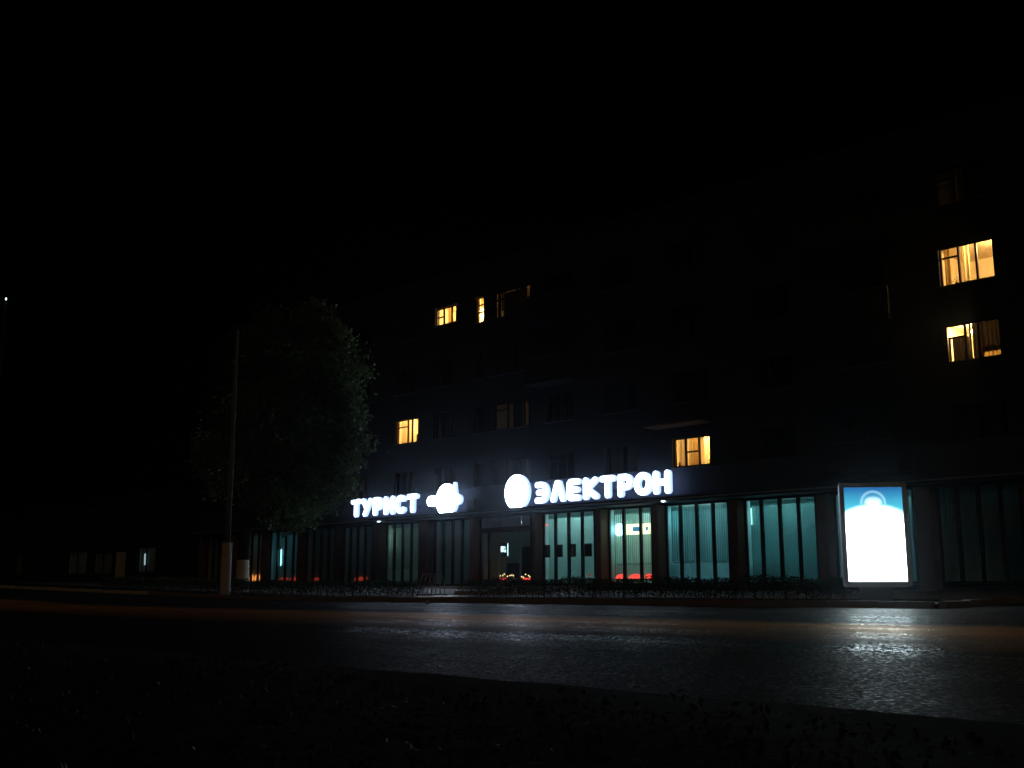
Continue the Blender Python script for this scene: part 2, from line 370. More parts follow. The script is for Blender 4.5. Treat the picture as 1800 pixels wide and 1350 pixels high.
sp(8, 1, mull=(.38, .8), trans=((0, .74),), curtains=((0, .4, -.1, .8, C), (.42, .66, -.1, 1, K), (.66, .82, -.1, .82, C), (.8, .97, -.1, 1, K), (.985, 1.2, -.1, 1, K), (.96, 1, -.1, .7, K)), room=3.0, bulb='bulb4', bpos=(.9, 1.5, .85))
for ci, (x0, x1) in enumerate(WC):
    for fi, (z0, z1) in enumerate(FL):
        k = SP.get((ci, fi))
        if (ci, fi) in SPZ: z0, z1 = SPZ[(ci, fi)]
        if k: window(x0, x1, z0, z1, **k)
        else:
            random.seed(ci * 17 + fi)
            cu = [(0, .4, -.05, 1, K), (.6, 1, -.05, 1, K)] if random.random() < .6 else []
            window(x0, x1, z0, z1, mull=(.35, .67) if x1 - x0 > 1 else (), curtains=cu)
random.seed(11)
# balconies
for (c, f) in ((7, 2), (7, 3), (3, 0), (3, 1), (3, 2), (3, 3), (12, 2), (12, 3), (14, 0), (14, 1), (14, 2), (14, 3)):
    a, b = WC[c][0] - .5, WC[c][1] + .5; z = FL[f][0] - .85
    bl = MB().box(a, b, -.95, -.002, z - .12, z).build('balcony', 'wall', bld)
    MB().box(a, b, -.95, -.9, z + .06, z + .95).box(a, a + .05, -.9, -.003, z + .06, z + .95).box(b - .05, b, -.9, -.003, z + .06, z + .95).build('balcony_panel', 'wall', bl)
    MB().box(a, b, -.97, -.9, z + .98, z + 1.02).build('handrail', 'dmetal', bl)
# small hood over the lit first-floor window
MB().box(-26.2, -23.55, -.85, -.002, 6.6, 6.67).build('window_hood', 'column', bld)

# ------------------------------------------------------------------ shop bays
SH0, SH1 = .55, 3.64
BAY = [(-15.05, -12.45), (-18.66, -15.82), (-22.24, -19.35), (-25.85, -22.95), (-28.75, -26.53), (-32.43, -29.5), (-36.4, -33.12),
       (-39.58, -37.05), (-43.3, -40.73), (-46.9, -44.46), (-50.3, -47.6), (-53.9, -50.86), (-57.3, -54.5), (-61.0, -58.2), (-11.75, -9.0)]
order = sorted(BAY)
# pillars between the bays, standing proud of the glass
edges = [(XL, order[0][0])] + [(order[i][1], order[i + 1][0]) for i in range(len(order) - 1)] + [(order[-1][1], XR)]
for a, b in edges:
    fx0 = min(a * 33.5 / 34, b - .2)
    MB().box(fx0, b - .02, -.5, 0, -.1, 3.6).build('pillar', 'column', bld, bevel=.015)
    MB().box(a + .001, b - .021, .001, .3, -.1, 3.655).build('pier', 'wall', bld)
MB().box(XL, XR, .02, .3, -.4, SH0 - .06).build('plinth', 'wall', bld)
# fascia carrying the signs, with a ledge of pale drip-edge lengths
MB().box(XL, XR, -.03, -.002, 3.9, 4.98).build('fascia', 'fascia', bld)
MB().box(XL, XR, -.78, -.003, 3.66, 3.88).build('canopy', 'fascia', bld)
x = XR - .1
while x > XL + 1.4:
    MB().box(x - 1.36, x, -.83, -.785, 3.74, 3.785).build('drip_edge', 'metal', bld); x -= 1.4

def tube_lamp(parent, m, x0, x1, y, z, r=.03): MB().tube([(x0, y, z), (x1, y, z)], r, 8).build('ceiling_lamp', m, parent)
M['shopwall'] = mat('shop_wall', (.62, .68, .67), .9, .1, .15, 2)
def bay(i, lampmat, blind='slats', bm='blind', depth=1.5, mull=(.24, .5, .76), wallm='teal', lampy=.95, top=1.0, bot=.0, pelmet=True, wd0=.066):
    x0, x1 = BAY[i]; W_ = x1 - x0
    f = MB().box(x0, x0 + .06, -.02, .06, SH0, SH1).box(x1 - .06, x1, -.02, .06, SH0, SH1).box(x0 + .06, x1 - .06, -.02, .06, SH0, SH0 + .08).box(x0 + .06, x1 - .06, -.02, .06, SH1 - .08, SH1)
    p = f.build('shop_window', 'frame', bld)
    es = [x0 + .06] + [x0 + W_ * m for m in mull] + [x1 - .06]
    for m in mull: MB().box(x0 + W_ * m - .06, x0 + W_ * m + .06, -.03, .07, SH0 + .08, SH1 - .08).build('mullion', 'frame', p)
    for a, b in zip(es, es[1:]): MB().box(a + .01, b - .01, .015, .021, SH0 + .04, SH1 - .04).build('pane', 'sglass', p)
    r = MB(); a, b, lo, hi, dp = x0 + .003, x1 - .003, SH0, SH1, depth
    r.v += [(a, .07, lo), (b, .07, lo), (b, dp, lo), (a, dp, lo), (a, .07, hi), (b, .07, hi), (b, dp, hi), (a, dp, hi)]
    r.f += [(0, 1, 2, 3), (4, 7, 6, 5), (2, 6, 7, 3), (0, 3, 7, 4), (1, 5, 6, 2)]
    r.build('display_room', wallm, p)
    if lampmat: tube_lamp(p, lampmat, x0 + .35, x1 - .35, lampy, SH1 - .07)
    if blind:
        mb = MB(); xx = x0 + .1
        while xx < x1 - .17:
            wd = wd0 if blind == 'slats' else .094
            an = random.uniform(-.3, .3) if blind == 'slats' else random.uniform(-.06, .06)
            dx, dy = wd / 2 * math.cos(an), wd / 2 * math.sin(an); b_ = len(mb.v); c = xx + .05
            zb = SH0 + .02 + (SH1 - SH0) * bot
            mb.v += [(c - dx, .2 - dy, zb), (c + dx, .2 + dy, zb), (c + dx, .2 + dy, SH1 - .1), (c - dx, .2 - dy, SH1 - .1)]
            mb.f.append((b_, b_ + 1, b_ + 2, b_ + 3)); xx += .1
        o = mb.build('blind', bm, p); o['kind'] = 'stuff'
        if pelmet: MB().box(x0 + .08, x1 - .08, .23, .236, SH1 - .26, SH1 - .05).build('blind_rail', 'gblind', p)
    return p
def lamp(n, c, s): M[n] = emit(n, c, s)
CW = (.72, 1, 1)
lamp('lamp_b0', CW, .08); lamp('lamp_b1', CW, 5); lamp('lamp_b2', CW, 19); lamp('lamp_b3', CW, 14); lamp('lamp_b4', CW, 11); lamp('lamp_b5', CW, 34)
lamp('lamp_b6', CW, 4); lamp('lamp_b7', (.8, .95, 1), 1.3); lamp('lamp_b8', (.85, 1, .85), 2.0); lamp('lamp_b9', (.8, 1, .95), .7); lamp('lamp_b10', CW, .15); lamp('lamp_b11', (.4, .85, 1), 1.5); lamp('lamp_b12', CW, .8)
lamp('tube_cyan', (.35, .9, 1), 5); lamp('tube_green', (.7, 1, .8), 3); lamp('tube_soft', (.5, 1, .95), 2.0); lamp('downlight_glass', (.7, 1, 1), 9)
P = {}
P[14] = bay(14, None, 'slats', 'gblind'); P[0] = bay(0, 'lamp_b0', 'slats', 'gblind', bot=.55); P[1] = bay(1, 'lamp_b1', 'slats')
P[2] = bay(2, 'lamp_b2', 'close'); P[3] = bay(3, 'lamp_b3', 'slats', bot=.28, lampy=.36); P[4] = bay(4, 'lamp_b4', 'slats', mull=(.35, .74), bot=.1, wd0=.042)
P[5] = bay(5, 'lamp_b5', 'close', 'pblind', wallm='shopwall'); P[7] = bay(7, 'lamp_b7', 'close', 'gblind', wallm='shopwall', bot=.25); P[8] = bay(8, 'lamp_b8', 'close', 'gblind', wallm='shopwall', bot=.25)
P[9] = bay(9, 'lamp_b9', 'close', 'gblind', wallm='shopwall'); P[10] = bay(10, 'lamp_b10', 'close', 'gblind', wallm='shopwall'); P[11] = bay(11, 'lamp_b11', 'slats', 'gblind'); P[12] = bay(12, 'lamp_b12', 'close', 'gblind', wallm='shopwall'); P[13] = bay(13, None, 'slats', 'gblind')
def vtube(i, m, x, z0, z1, y=.35, r=.035): MB().tube([(x, y, z0), (x, y, z1)], r, 8).build('tube_lamp', m, P[i])
vtube(3, 'tube_cyan', -25.45, 2.6, 3.4); vtube(2, 'tube_soft', -22.05, 2.7, 3.3, .12, .02)
vtube(8, 'tube_green', -42.95, 2.4, 3.35); vtube(11, 'tube_cyan', -53.0, 1.7, 2.6, .13, .02)
# counter-height shelf boards behind some panes
for i, z in ((3, 1.42), (4, 1.4), (2, 1.3)):
    x0, x1 = BAY[i]; MB().box(x0 + .1, x1 - .1, .3, .75, z - .04, z).build('shelf', 'teal', P[i])
# canopy downlights
for xx in (-25.3, -42.85):
    o = MB().lathe([(.05, .06), (.09, .05), (.1, 0)], 14, (xx, -.86, 3.69)).build('downlight', 'dmetal', bld)
    MB().lathe([(.06, -.03), (.085, -.005)], 14, (xx, -.86, 3.69)).build('lamp_glass', 'downlight_glass', o)

# entrance bay
x0, x1 = BAY[6]
d = MB().box(x0, x0 + .09, -.02, .08, .5, SH1).box(x1 - .09, x1, -.02, .08, .5, SH1).box(x0 + .09, x1 - .09, -.02, .08, SH1 - .08, SH1).box(x0 + .09, x1 - .09, -.02, .08, 2.9, 3.12).box(x0 + .5, x0 + .6, -.02, .08, .5, 2.9).build('entrance', 'wframe', bld)
for a, b in ((x0 + .1, x0 + .49), (x0 + .61, x1 - .1)):
    MB().box(a, b, .02, .026, .55, 2.9).build('pane', 'sglass', d)
for a, b in ((x0 + .1, x0 + .48), (x0 + .56, x0 + 1.3), (x0 + 1.36, x0 + 2.6), (x0 + 2.66, x1 - .1)):
    MB().box(a, b, .0, .03, 3.14, 3.54).build('transom_panel', 'gblind', d)
for a in (x0 + 1.25, x0 + 2.55):
    MB().box(a, a + .03, -.035, -.005, .6, 2.88).build('door_edge', 'metal', d)
MB().tube([(x0 + 1.75, -.03, 1.35), (x0 + 1.75, -.09, 1.4), (x0 + 1.75, -.09, 1.75), (x0 + 1.75, -.03, 1.8)], .014, 8).build('door_handle', 'metal', d)
ol = [(-33.123, .1), (-33.123, 6.2), (-43, 6.2), (-43, 1.62), (-36.397, 1.62), (-36.397, .1)]; lo, hi = .5, SH1
r = MB(); r.v = [(px, py, z) for z in (lo, hi) for px, py in ol]
r.f = [tuple(range(6)), tuple(range(11, 5, -1))] + [(k, k + 1, k + 7, k + 6) for k in range(5)]
r.build('hall', 'shopwall', d); tube_lamp(d, 'lamp_b6', -38.5, -36.2, 3.4, SH1 - .06)
MB().box(x0 + .05, x0 + .06, 0.2, 1.4, .6, 2.8).build('inner_panel', 'gblind', d)

# ------------------------------------------------------------------ things in and on the shop windows
t = thing('poster', '', 'poster')
bpy.data.objects.remove(t)
pl = ['dark poster on the leftmost pane of the pale teal window under the oval sign', 'plain dark poster second from left on the pale teal shop window',
      'dark poster with brown figure third from left on the pale teal shop window', 'dark poster on the rightmost pane of the pale teal shop window']
es = [-32.28, -31.55, -30.8, -29.92]
for i, xx in enumerate(es):
    o = MB().box(xx - .2, xx + .22, .0225, .028, 1.72, 2.25).build('poster', 'poster', bevel=.001)
    tag(o, pl[i], 'poster', 'dark posters on the shop window')
    if i == 2: MB().prism([(xx - .1, 1.76), (xx + .08, 1.76), (xx + .05, 1.95), (xx + .08, 2.1), (xx + .0, 2.2), (xx - .05, 2.05), (xx - .07, 1.9)], -.0005 + .0222, .0224).build('print', 'card', o)

def humps(i, spans, z, m, label, hh=.2):  # glowing humps; the red ones imitate car tail lights reflected in the glass
    t = thing('window_glow', label, 'light', 'low glows along the shop windows', loc=((spans[0][0] + spans[-1][1]) / 2, .12, z))
    cx = t.location.x
    for a, b in spans:
        pts = [(a - cx, 0)] + [(a - cx + (b - a) * k / 8, hh * (.55 + .45 * math.sin(math.pi * k / 8))) for k in range(9)] + [(b - cx, 0)]
        MB().prism(pts, -.03, .03).build('glow_hump', m, t)
    MB().box(spans[0][0] - cx, spans[-1][1] - cx, -.05, .05, -.06, -.002).build('base', 'dmetal', t)
humps(4, ((-28.5, -27.98), (-27.82, -27.2), (-27.02, -26.62)), .8, 'red', 'three bright red humped glows imitating reflected tail lights at the foot of the window with the lit display', .19)
humps(9, ((-46.0, -45.75), (-45.7, -45.3), (-45.2, -45.0)), .8, 'redd', 'dim red glows imitating reflected tail lights at the foot of the dark window just left of the hooped rack', .22)
humps(10, ((-49.9, -49.7), (-49.6, -49.2)), .8, 'redd', 'faint red glows imitating reflected tail lights at the foot of the darkest window under the tree', .2)
humps(11, ((-53.0, -52.2), (-52.0, -51.2)), .85, 'redd', 'long dull red glows imitating reflected tail lights below the blue tube in the window under the tree', .2)
humps(12, ((-56.2, -55.8), (-55.65, -55.05), (-54.95, -54.8)), .85, 'orange', 'bright orange lights in the window just right of the whitewashed trunk', .4)
humps(13, ((-58.7, -58.4),), .85, 'orange', 'small orange light between the pole and the whitewashed trunk', .45)
for (px, pz, m, lb, r_) in ((-32.2, 3.1, 'red', 'small pink red lamp at the upper left of the pale teal window', .045), (-29.75, .95, 'redd', 'small dim red lamp at the lower right of the pale teal window', .05)):
    o = MB().lathe([(.004, -r_), (r_ * .7, -r_ * .7), (r_, 0), (r_ * .7, r_ * .7), (.004, r_)], 12).build('signal_lamp', m, smooth=True); o.location = (px, -.07, pz)
    tag(o, lb, 'lamp', 'small red lamps')
# lit display sign behind the blind
lamp('sign_warm', (1, .82, .45), 4); lamp('sign_cyan', (.5, .95, 1), 6); lamp('sign_blue', (.05, .35, .7), .9)
t = thing('display_sign', 'long yellow white lit display sign behind the blind of the window with red glows', 'sign', loc=(-27.6, .32, 2.55))
MB().box(-1.0, .95, 0, .04, .0, .42).build('panel', 'sign_warm', t)
pts = [(.24 * math.cos(k * math.pi / 10) - .85, .22 + .26 * math.sin(k * math.pi / 10)) for k in range(20)]
MB().prism(pts, -.03, -.004).build('disc', 'sign_cyan', t)
MB().box(-.15, .3, -.02, -.003, .12, .3).build('emblem', 'sign_blue', t); MB().box(.5, .62, -.02, -.003, .14, .28).build('emblem', 'sign_blue', t)
# shelf goods in bay 3
def goods(name, label, x, z, m, kind, h=.3):
    t = thing(name, label, 'shop goods', loc=(x, .55, z))
    if kind == 'vase':
        MB().lathe([(.03, 0), (.05, .05), (.055, .12), (.02, .2), (.035, .24)], 14).build('vase', m, t, True)
        for k in range(9):
            an = k * .7; mb = MB().tube([(0, 0, .2), (.1 * math.cos(an) * .5, .03 * math.sin(an), .2 + h * .6), (.17 * math.cos(an), .04 * math.sin(an), .2 + h * (.7 + .05 * (k % 5)))], [.01, .012, .035], 5); mb.build('stem', m, t)
    else:
        for k in range(7):
            xx = -.3 + .1 * k; hh = h * (.5 + .5 * math.sin(k * 1.9) ** 2)
            MB().lathe([(.03, 0), (.035, hh * .6), (.014, hh * .75), (.014, hh)], 10, (xx, 0, 0)).build('bottle', m, t, True)
goods('vase', 'tall white sprays in a vase at the right of the bright slatted window', -23.2, 1.42, 'paper', 'vase', 1.0)
goods('vase', 'low bushy spray on the shelf in the middle of the bright slatted window', -24.0, 1.42, 'paper', 'vase', .4)
goods('bottle_row', 'row of small bottles on the shelf at the left of the bright slatted window', -25.1, 1.42, 'paper', 'row', .2)
# things seen through or mirrored in the entrance glass
lamp('screen_white', (.7, .95, 1), 2.2); lamp('warm_dot', (1, .6, .25), 3.0)
t = thing('lit_display', 'small white lit panel with dark shapes seen through the entrance glass', 'display', loc=(-35.45, .6, 2.15))
MB().box(-.25, .25, 0, .04, -.3, .3).build('panel', 'dmetal', t)
for (a, b, c, e_) in ((-.22, -.05, -.1, .15), (-.02, .06, .05, .14), (.0, .1, -.12, 0), (.2, .24, -.28, .28)): MB().box(a, b, -.012, -.002, c, e_).build('lit_field', 'screen_white', t)
t = thing('car_light_glints', 'small warm and red glows imitating car lights reflected in the entrance glass', 'lights', loc=(-34.7, .7, .95))  # glowing beads and streaks added for car lights mirrored in the glass
MB().box(-1.2, 1.2, .02, .3, -.4, -.04).build('glint_backing', 'card', t)
for k in range(16):
    xx = -1.1 + k * .145 + random.uniform(-.05, .05)
    if k in (7, 8): continue
    MB().lathe([(.004, -.03), (.03, 0), (.004, .03)], 8, (xx, 0, random.uniform(-.06, .12))).build('bulb', 'warm_dot', t)  # glowing bead of a headlight reflection
for a, b in ((-1.15, -.75), (.35, 1.15)): MB().tube([(a, 0, -.09), ((a + b) / 2, -.02, -.13), (b, 0, -.08)], .035, 8).build('red_streak', 'red', t)
o = MB().box(-33.75, -33.45, 1.0, 1.2, 1.25, 1.6).build('yellow_box', 'yellow', bevel=.01); tag(o, 'small yellow lit box at the right of the entrance glass', 'box')

for (a, b, y, z, lb) in ((-37.6, -36.9, 2.6, 1.6, 'low dark cabinet deep in the hall at the left of the entrance glass'), (-38.9, -38.2, 5.2, 2.5, 'tall dark cabinet deep in the hall at the right of the entrance glass')):
    t = thing('hall_cabinet', lb, 'cabinet', loc=((a + b) / 2, y, .5))
    w2 = (b - a) / 2; MB().box(-w2, w2, 0, .45, 0, z - .5).build('carcass', 'wframe', t, bevel=.01)
    for q in (-1, 1): MB().box(min(0, q * w2) + .01, max(0, q * w2) - .01, -.022, -.002, .05, z - .55).build('cabinet_door', 'poster', t)
# ------------------------------------------------------------------ illuminated signs
def stadium(p, q, r, n=7):
    p, q = Vector(p), Vector(q); a = math.atan2(q.y - p.y, q.x - p.x); out = []
    for k in range(n + 1): t = a - math.pi / 2 + math.pi * k / n; out.append((q.x + r * math.cos(t), q.y + r * math.sin(t)))
    for k in range(n + 1): t = a + math.pi / 2 + math.pi * k / n; out.append((p.x + r * math.cos(t), p.y + r * math.sin(t)))
    return out
def arc(cx, cz, rx, rz, a0, a1, n=8): return [(cx + rx * math.cos(R(a0 + (a1 - a0) * k / n)), cz + rz * math.sin(R(a0 + (a1 - a0) * k / n))) for k in range(n + 1)]
w_, h_ = .56, .7      # stroke skeleton size
G = {'Т': [[(0, h_), (w_, h_)], [(w_ / 2, h_), (w_ / 2, 0)]],
     'У': [[(0, h_), (w_ * .5, h_ * .36)], [(w_, h_), (w_ * .22, 0)]],
     'Р': [[(.04, 0), (.04, h_), (w_ * .55, h_)] + arc(w_ * .55, h_ * .7, w_ * .4, h_ * .3, 90, -90) + [(.04, h_ * .4)]],
     'И': [[(0, h_), (0, 0), (w_, h_), (w_, 0)]],
     'С': [arc(w_ * .55, h_ / 2, w_ * .55, h_ / 2, 50, 310, 12)],
     'Э': [[(0, h_), (w_ * .4, h_)] + arc(w_ * .45, h_ / 2, w_ * .5, h_ / 2, 90, -90) + [(0, 0)], [(w_ * .15, h_ / 2), (w_ * .9, h_ / 2)]],
     'Л': [[(0, 0), (w_ * .42, h_), (w_ * .58, h_), (w_, 0)]],
     'Е': [[(w_ * .9, h_), (.1, h_), (0.02, h_ * .88), (0.02, h_ * .12), (.1, 0), (w_ * .9, 0)], [(.02, h_ / 2), (w_ * .8, h_ / 2)]],
     'К': [[(0.02, 0), (0.02, h_)], [(w_ * .95, h_), (.06, h_ * .48), (w_, 0)]],
     'О': [arc(w_ / 2, h_ / 2, w_ * .55, h_ / 2, 0, 360, 18)],
     'Н': [[(0, 0), (0, h_)], [(w_, 0), (w_, h_)], [(0, h_ / 2), (w_, h_ / 2)]]}
def sign(word, x0, pitch, z0, label, r=.135, sc=.95):
    t = thing('letter_sign', label, 'sign', loc=(x0, -.36, z0))
    for i, ch in enumerate(word):
        mb = MB(); k = 0; ox = i * pitch + (pitch - w_) / 2
        for pl_ in G[ch]:
            for a, b in zip(pl_, pl_[1:]):
                mb.prism([(ox + px, r + pz * sc) for px, pz in stadium(a, b, r)], -.22 - .0015 * k, -.06); k += 1
        o = mb.build('letter', 'return', t, face='letter')
        br = MB().box(ox + w_ / 2 - .03, ox + w_ / 2 + .03, -.06, .325, .3, .36); br.build('bracket', 'dmetal', t)
sign('ТУРИСТ', -45.62, .905, 4.0, 'glowing white lettering of six letters beside the globe emblem')
sign('ЭЛЕКТРОН', -32.42, .912, 3.98, 'glowing white lettering of eight letters to the right of the white disc')
t = thing('disc_sign', 'big glowing white round disc sign above the entrance', 'sign', loc=(-33.46, -.36, 4.55))
MB().prism([(.72 * math.cos(k * math.pi / 24), .77 * math.sin(k * math.pi / 24)) for k in range(48)], -.26, -.06).build('disc', 'return', t, face='disc')
MB().box(-.4, .4, -.058, .325, -.03, .03).build('bracket', 'dmetal', t)
t = thing('globe_sign', 'glowing white globe emblem with a ring and upright spike right of the six letters', 'sign', loc=(-38.1, -.36, 4.48))
MB().prism([(.72 * math.cos(k * math.pi / 24), .76 * math.sin(k * math.pi / 24)) for k in range(48)], -.26, -.06).build('globe', 'return', t, face='disc')
MB().prism(stadium((-1.1, .0), (.8, -.02), .24), -.3, -.262).prism(stadium((-1.1, .0), (.8, -.02), .24), -.258, -.1).build('ring', 'return', t, face='disc')
MB().prism([(.48, .4), (.68, .3), (.6, .8), (.52, .79)], -.255, -.09).build('spike', 'return', t, face='letter')
MB().box(-.4, .4, -.058, .325, -.03, .03).build('bracket', 'dmetal', t)
# air conditioner right of the globe
t = thing('air_conditioner', 'pale air conditioner box on the fascia right of the globe emblem', 'air conditioner', loc=(-36.75, -.06, 3.98))
MB().box(-.28, .28, -.3, -.002, 0, .48).build('casing', 'conc', t, bevel=.02)
mb = MB()
for k in range(4): mb = MB().tube([((.06 + .045 * k) * math.cos(a * math.pi / 8) - .05, -.308, .24 + (.06 + .045 * k) * math.sin(a * math.pi / 8)) for a in range(17)], .005, 5); mb.build('grille_ring', 'dmetal', t)
MB().box(-.25, -.2, -.28, .03, -.06, -.002).build('bracket', 'dmetal', t); MB().box(.2, .25, -.28, .03, -.06, -.002).build('bracket', 'dmetal', t)

# ------------------------------------------------------------------ advertising light box by the kerb
def poster_mat():
    m = bpy.data.materials.new('backlit_print'); m.use_nodes = True
    n = m.node_tree.nodes; l = m.node_tree.links; n.remove(n['Principled BSDF'])
    tc = n.new('ShaderNodeTexCoord'); sx = n.new('ShaderNodeSeparateXYZ'); l.new(tc.outputs['Object'], sx.inputs[0])
    def math_(op, a, b=None, c=None):
        q = n.new('ShaderNodeMath'); q.operation = op
        for i, s_ in enumerate((a, b, c)):
            if s_ is None: continue
            if isinstance(s_, (int, float)): q.inputs[i].default_value = s_
            else: l.new(s_, q.inputs[i])
        return q.outputs[0]
    def step(v, lo, hi):
        q = n.new('ShaderNodeMapRange'); q.interpolation_type = 'SMOOTHSTEP'; l.new(v, q.inputs[0]); q.inputs[1].default_value = lo; q.inputs[2].default_value = hi; return q.outputs[0]
    X, Z = sx.outputs['X'], sx.outputs['Z']
    # print: blue sky at the top, a round head in a ring, pale shoulders and body below
    dx = math_('MULTIPLY', X, X); dz = math_('SUBTRACT', Z, .58); dz2 = math_('MULTIPLY', dz, dz)
    d = math_('SQRT', math_('ADD', dx, dz2))
    ring = math_('MULTIPLY', step(d, .255, .235), step(d, .185, .205)); head = step(d, .2, .1)
    headlow = math_('MULTIPLY', head, step(Z, .76, .6))
    ax = math_('POWER', math_('ABSOLUTE', X), 2.2)
    body = step(math_('ADD', Z, math_('MULTIPLY', ax, .5)), .6, .3)
    bodyneck = math_('MULTIPLY', step(math_('ABSOLUTE', X), .3, .15), step(Z, .58, .4))
    wht = math_('MAXIMUM', math_('MAXIMUM', math_('MULTIPLY', ring, .032), math_('MULTIPLY', headlow, .12)), math_('MAXIMUM', body, math_('MULTIPLY', bodyneck, .5)))
    g = n.new('ShaderNodeMapRange'); l.new(Z, g.inputs[0]); g.inputs[1].default_value = .86; g.inputs[2].default_value = .4
    c1 = n.new('ShaderNodeMix'); c1.data_type = 'RGBA'; l.new(g.outputs[0], c1.inputs[0]); c1.inputs[6].default_value = (.02, .16, .43, 1); c1.inputs[7].default_value = (.1, .75, .95, 1)
    c2 = n.new('ShaderNodeMix'); c2.data_type = 'RGBA'; l.new(wht, c2.inputs[0]); l.new(c1.outputs[2], c2.inputs[6]); c2.inputs[7].default_value = (8, 10, 10.4, 1)
    e = n.new('ShaderNodeEmission'); l.new(c2.outputs[2], e.inputs[0]); e.inputs[1].default_value = 1.0
    l.new(e.outputs[0], n['Material Output'].inputs[0]); return m
M['print'] = poster_mat()
# local x runs along the face, -y is the lit side
t = thing('light_box', 'tall white glowing advertising box on a short post behind the kerb', 'advertising box', loc=(-9.93, -14.5, .12), rz=R(41))
MB().box(-.575, .575, -.16, .16, .3, 2.24).build('casing', 'metal', t, bevel=.02)
fx = MB().box(-.625, -.54, -.2, -.162, .32, 2.25).box(.54, .625, -.2, -.162, .32, 2.25).box(-.54, .54, -.2, -.162, 2.17, 2.25).box(-.54, .54, -.2, -.162, .32, .405)
fx.build('frame', 'metal', t)
pn = MB().box(-.54, .54, -.012, 0, -.8825, .8825).build('lit_panel', 'print', t); pn.location = (0, -.163, 1.2875)
MB().box(-.28, .28, -.1, .1, -.03, .3).build('post', 'dmetal', t)
MB().box(-.4, .4, -.2, .2, -.06, .02).build('base_plate', 'conc', t)

# ------------------------------------------------------------------ lamp-less pole
t = thing('utility_pole', 'tall bare grey pole with whitewashed foot at the kerb', 'pole', loc=(-32.45, -15.2, .05))
MB().lathe([(.175, -.05), (.172, 0), (.165, 1.85)], 20).build('whitewashed_foot', 'white', t, True)
MB().lathe([(.1, 1.8), (.09, 3.5), (.075, 6.5), (.045, 9.1), (.04, 9.15)], 16).build('shaft', 'conc', t, True)

# ------------------------------------------------------------------ tree
RV = Vector((.703, .711, 0)); FV = Vector((-.711, .703, 0))     # along and across the tree's broad side
t = thing('street_tree', 'leafy tree with whitewashed trunk foot beside the pole', 'tree', loc=(-36.75, -12, .28))
def lw(r, f, z): v = RV * (r * 1.14) + FV * f; return (v.x, v.y, z)
MB().lathe([(.33, -.1), (.29, .06), (.25, .4), (.225, 1.2)], 16).build('whitewashed_foot', 'white', t, True)
MB().tube([(0, 0, 1.19), lw(.05, 0, 2.2), lw(.2, 0, 3.6), lw(.5, 0, 5.5), lw(.7, 0, 8), lw(.9, 0, 10.6)], [.222, .2, .18, .14, .09, .02], 12).build('trunk', 'bark', t, True)
lobes = [(.9, 0, 6.6, 2.7), (1.9, .2, 8.6, 2.2), (2.4, 0, 6.0, 2.0), (2.4, -.2, 4.3, 1.3), (1.4, -1.4, 4.0, 1.5), (-.7, 0, 5.2, 1.6), (.5, .5, 9.4, 1.7), (2.2, .4, 10.2, 1.2), (1.4, .8, 3.4, 1.2), (3.3, 0, 5.3, .9), (2.9, 0, 7.9, 1.2), (3.2, -.1, 6.7, .9), (3.1, -.2, 4.3, .8)]
mb = MB()
for (a, b, z, r_) in lobes:
    s_ = max(2.4, z - 2.2); mb.tube([lw(.35 * s_ / 8, 0, s_), lw(a * .5, b * .5, (s_ + z) / 2 + .3), lw(a, b, z), lw(a * 1.3, b, z + r_ * .5)], [.09, .06, .035, .01], 6)
mb.build('limbs', 'bark', t, True)
pts = []
for (a, b, z, r_) in lobes:
    nc = int(16 * r_ ** 1.7)
    for _ in range(nc):
        u = RNG.normal(size=3); u /= np.linalg.norm(u); rr = r_ * RNG.uniform(.25, 1.0) ** .5
        c = np.array(lw(a, b, z)) + u * rr
        if c[2] < 2.1: continue
        n_ = int(RNG.integers(55, 95)); q = RNG.normal(size=(n_, 3)) * np.array([.28, .28, .2]); q[:, 2] -= .25 * (q[:, 0] ** 2 + q[:, 1] ** 2)
        pts.append(c + q)
leaves('crown', np.concatenate(pts), .095, 'leaf', t)

# ------------------------------------------------------------------ hedges
def hedge(x0, x1, label):
    t = thing('hedge', label, 'hedge', 'low clipped hedges', loc=((x0 + x1) / 2, -13.5, zplaza((x0 + x1) / 2, -13.5)))
    cx = (x0 + x1) / 2; L = x1 - x0; n = int(L * 1500)
    px = RNG.uniform(x0, x1, n); top = .45 + .035 * np.sin(px * 2.3) + .03 * np.sin(px * 7.1 + 1) 
    pz = .02 + (top - .02) * RNG.uniform(0, 1, n) ** .6 + RNG.normal(size=n) * .015
    py = RNG.uniform(-.38, .38, n); 
    zr = np.array([zplaza(x, -13.5) for x in px]) - t.location.z
    keep = (np.sin(px * 9 + py * 5) + np.sin(px * 23.7)) * .25 + pz * 4 > -.02
    leaves('foliage', np.stack([px - cx, py, pz + zr], 1)[keep], .026, 'hleaf', t)
    mb = MB(); xx = x0 + .1
    while xx < x1:
        z = zplaza(xx, -13.5) - t.location.z; yy = random.uniform(-.2, .2)
        mb.tube([(xx - cx, yy, z - .05), (xx - cx + random.uniform(-.08, .08), yy, z + .3)], [.012, .006], 5); xx += random.uniform(.1, .25)
    mb.build('stems', 'bark', t)
hedge(-45, -24.55, 'low dark hedge left of the pale path through to the shops')
hedge(-22.55, -11.0, 'low dark hedge between the pale path and the advertising box')

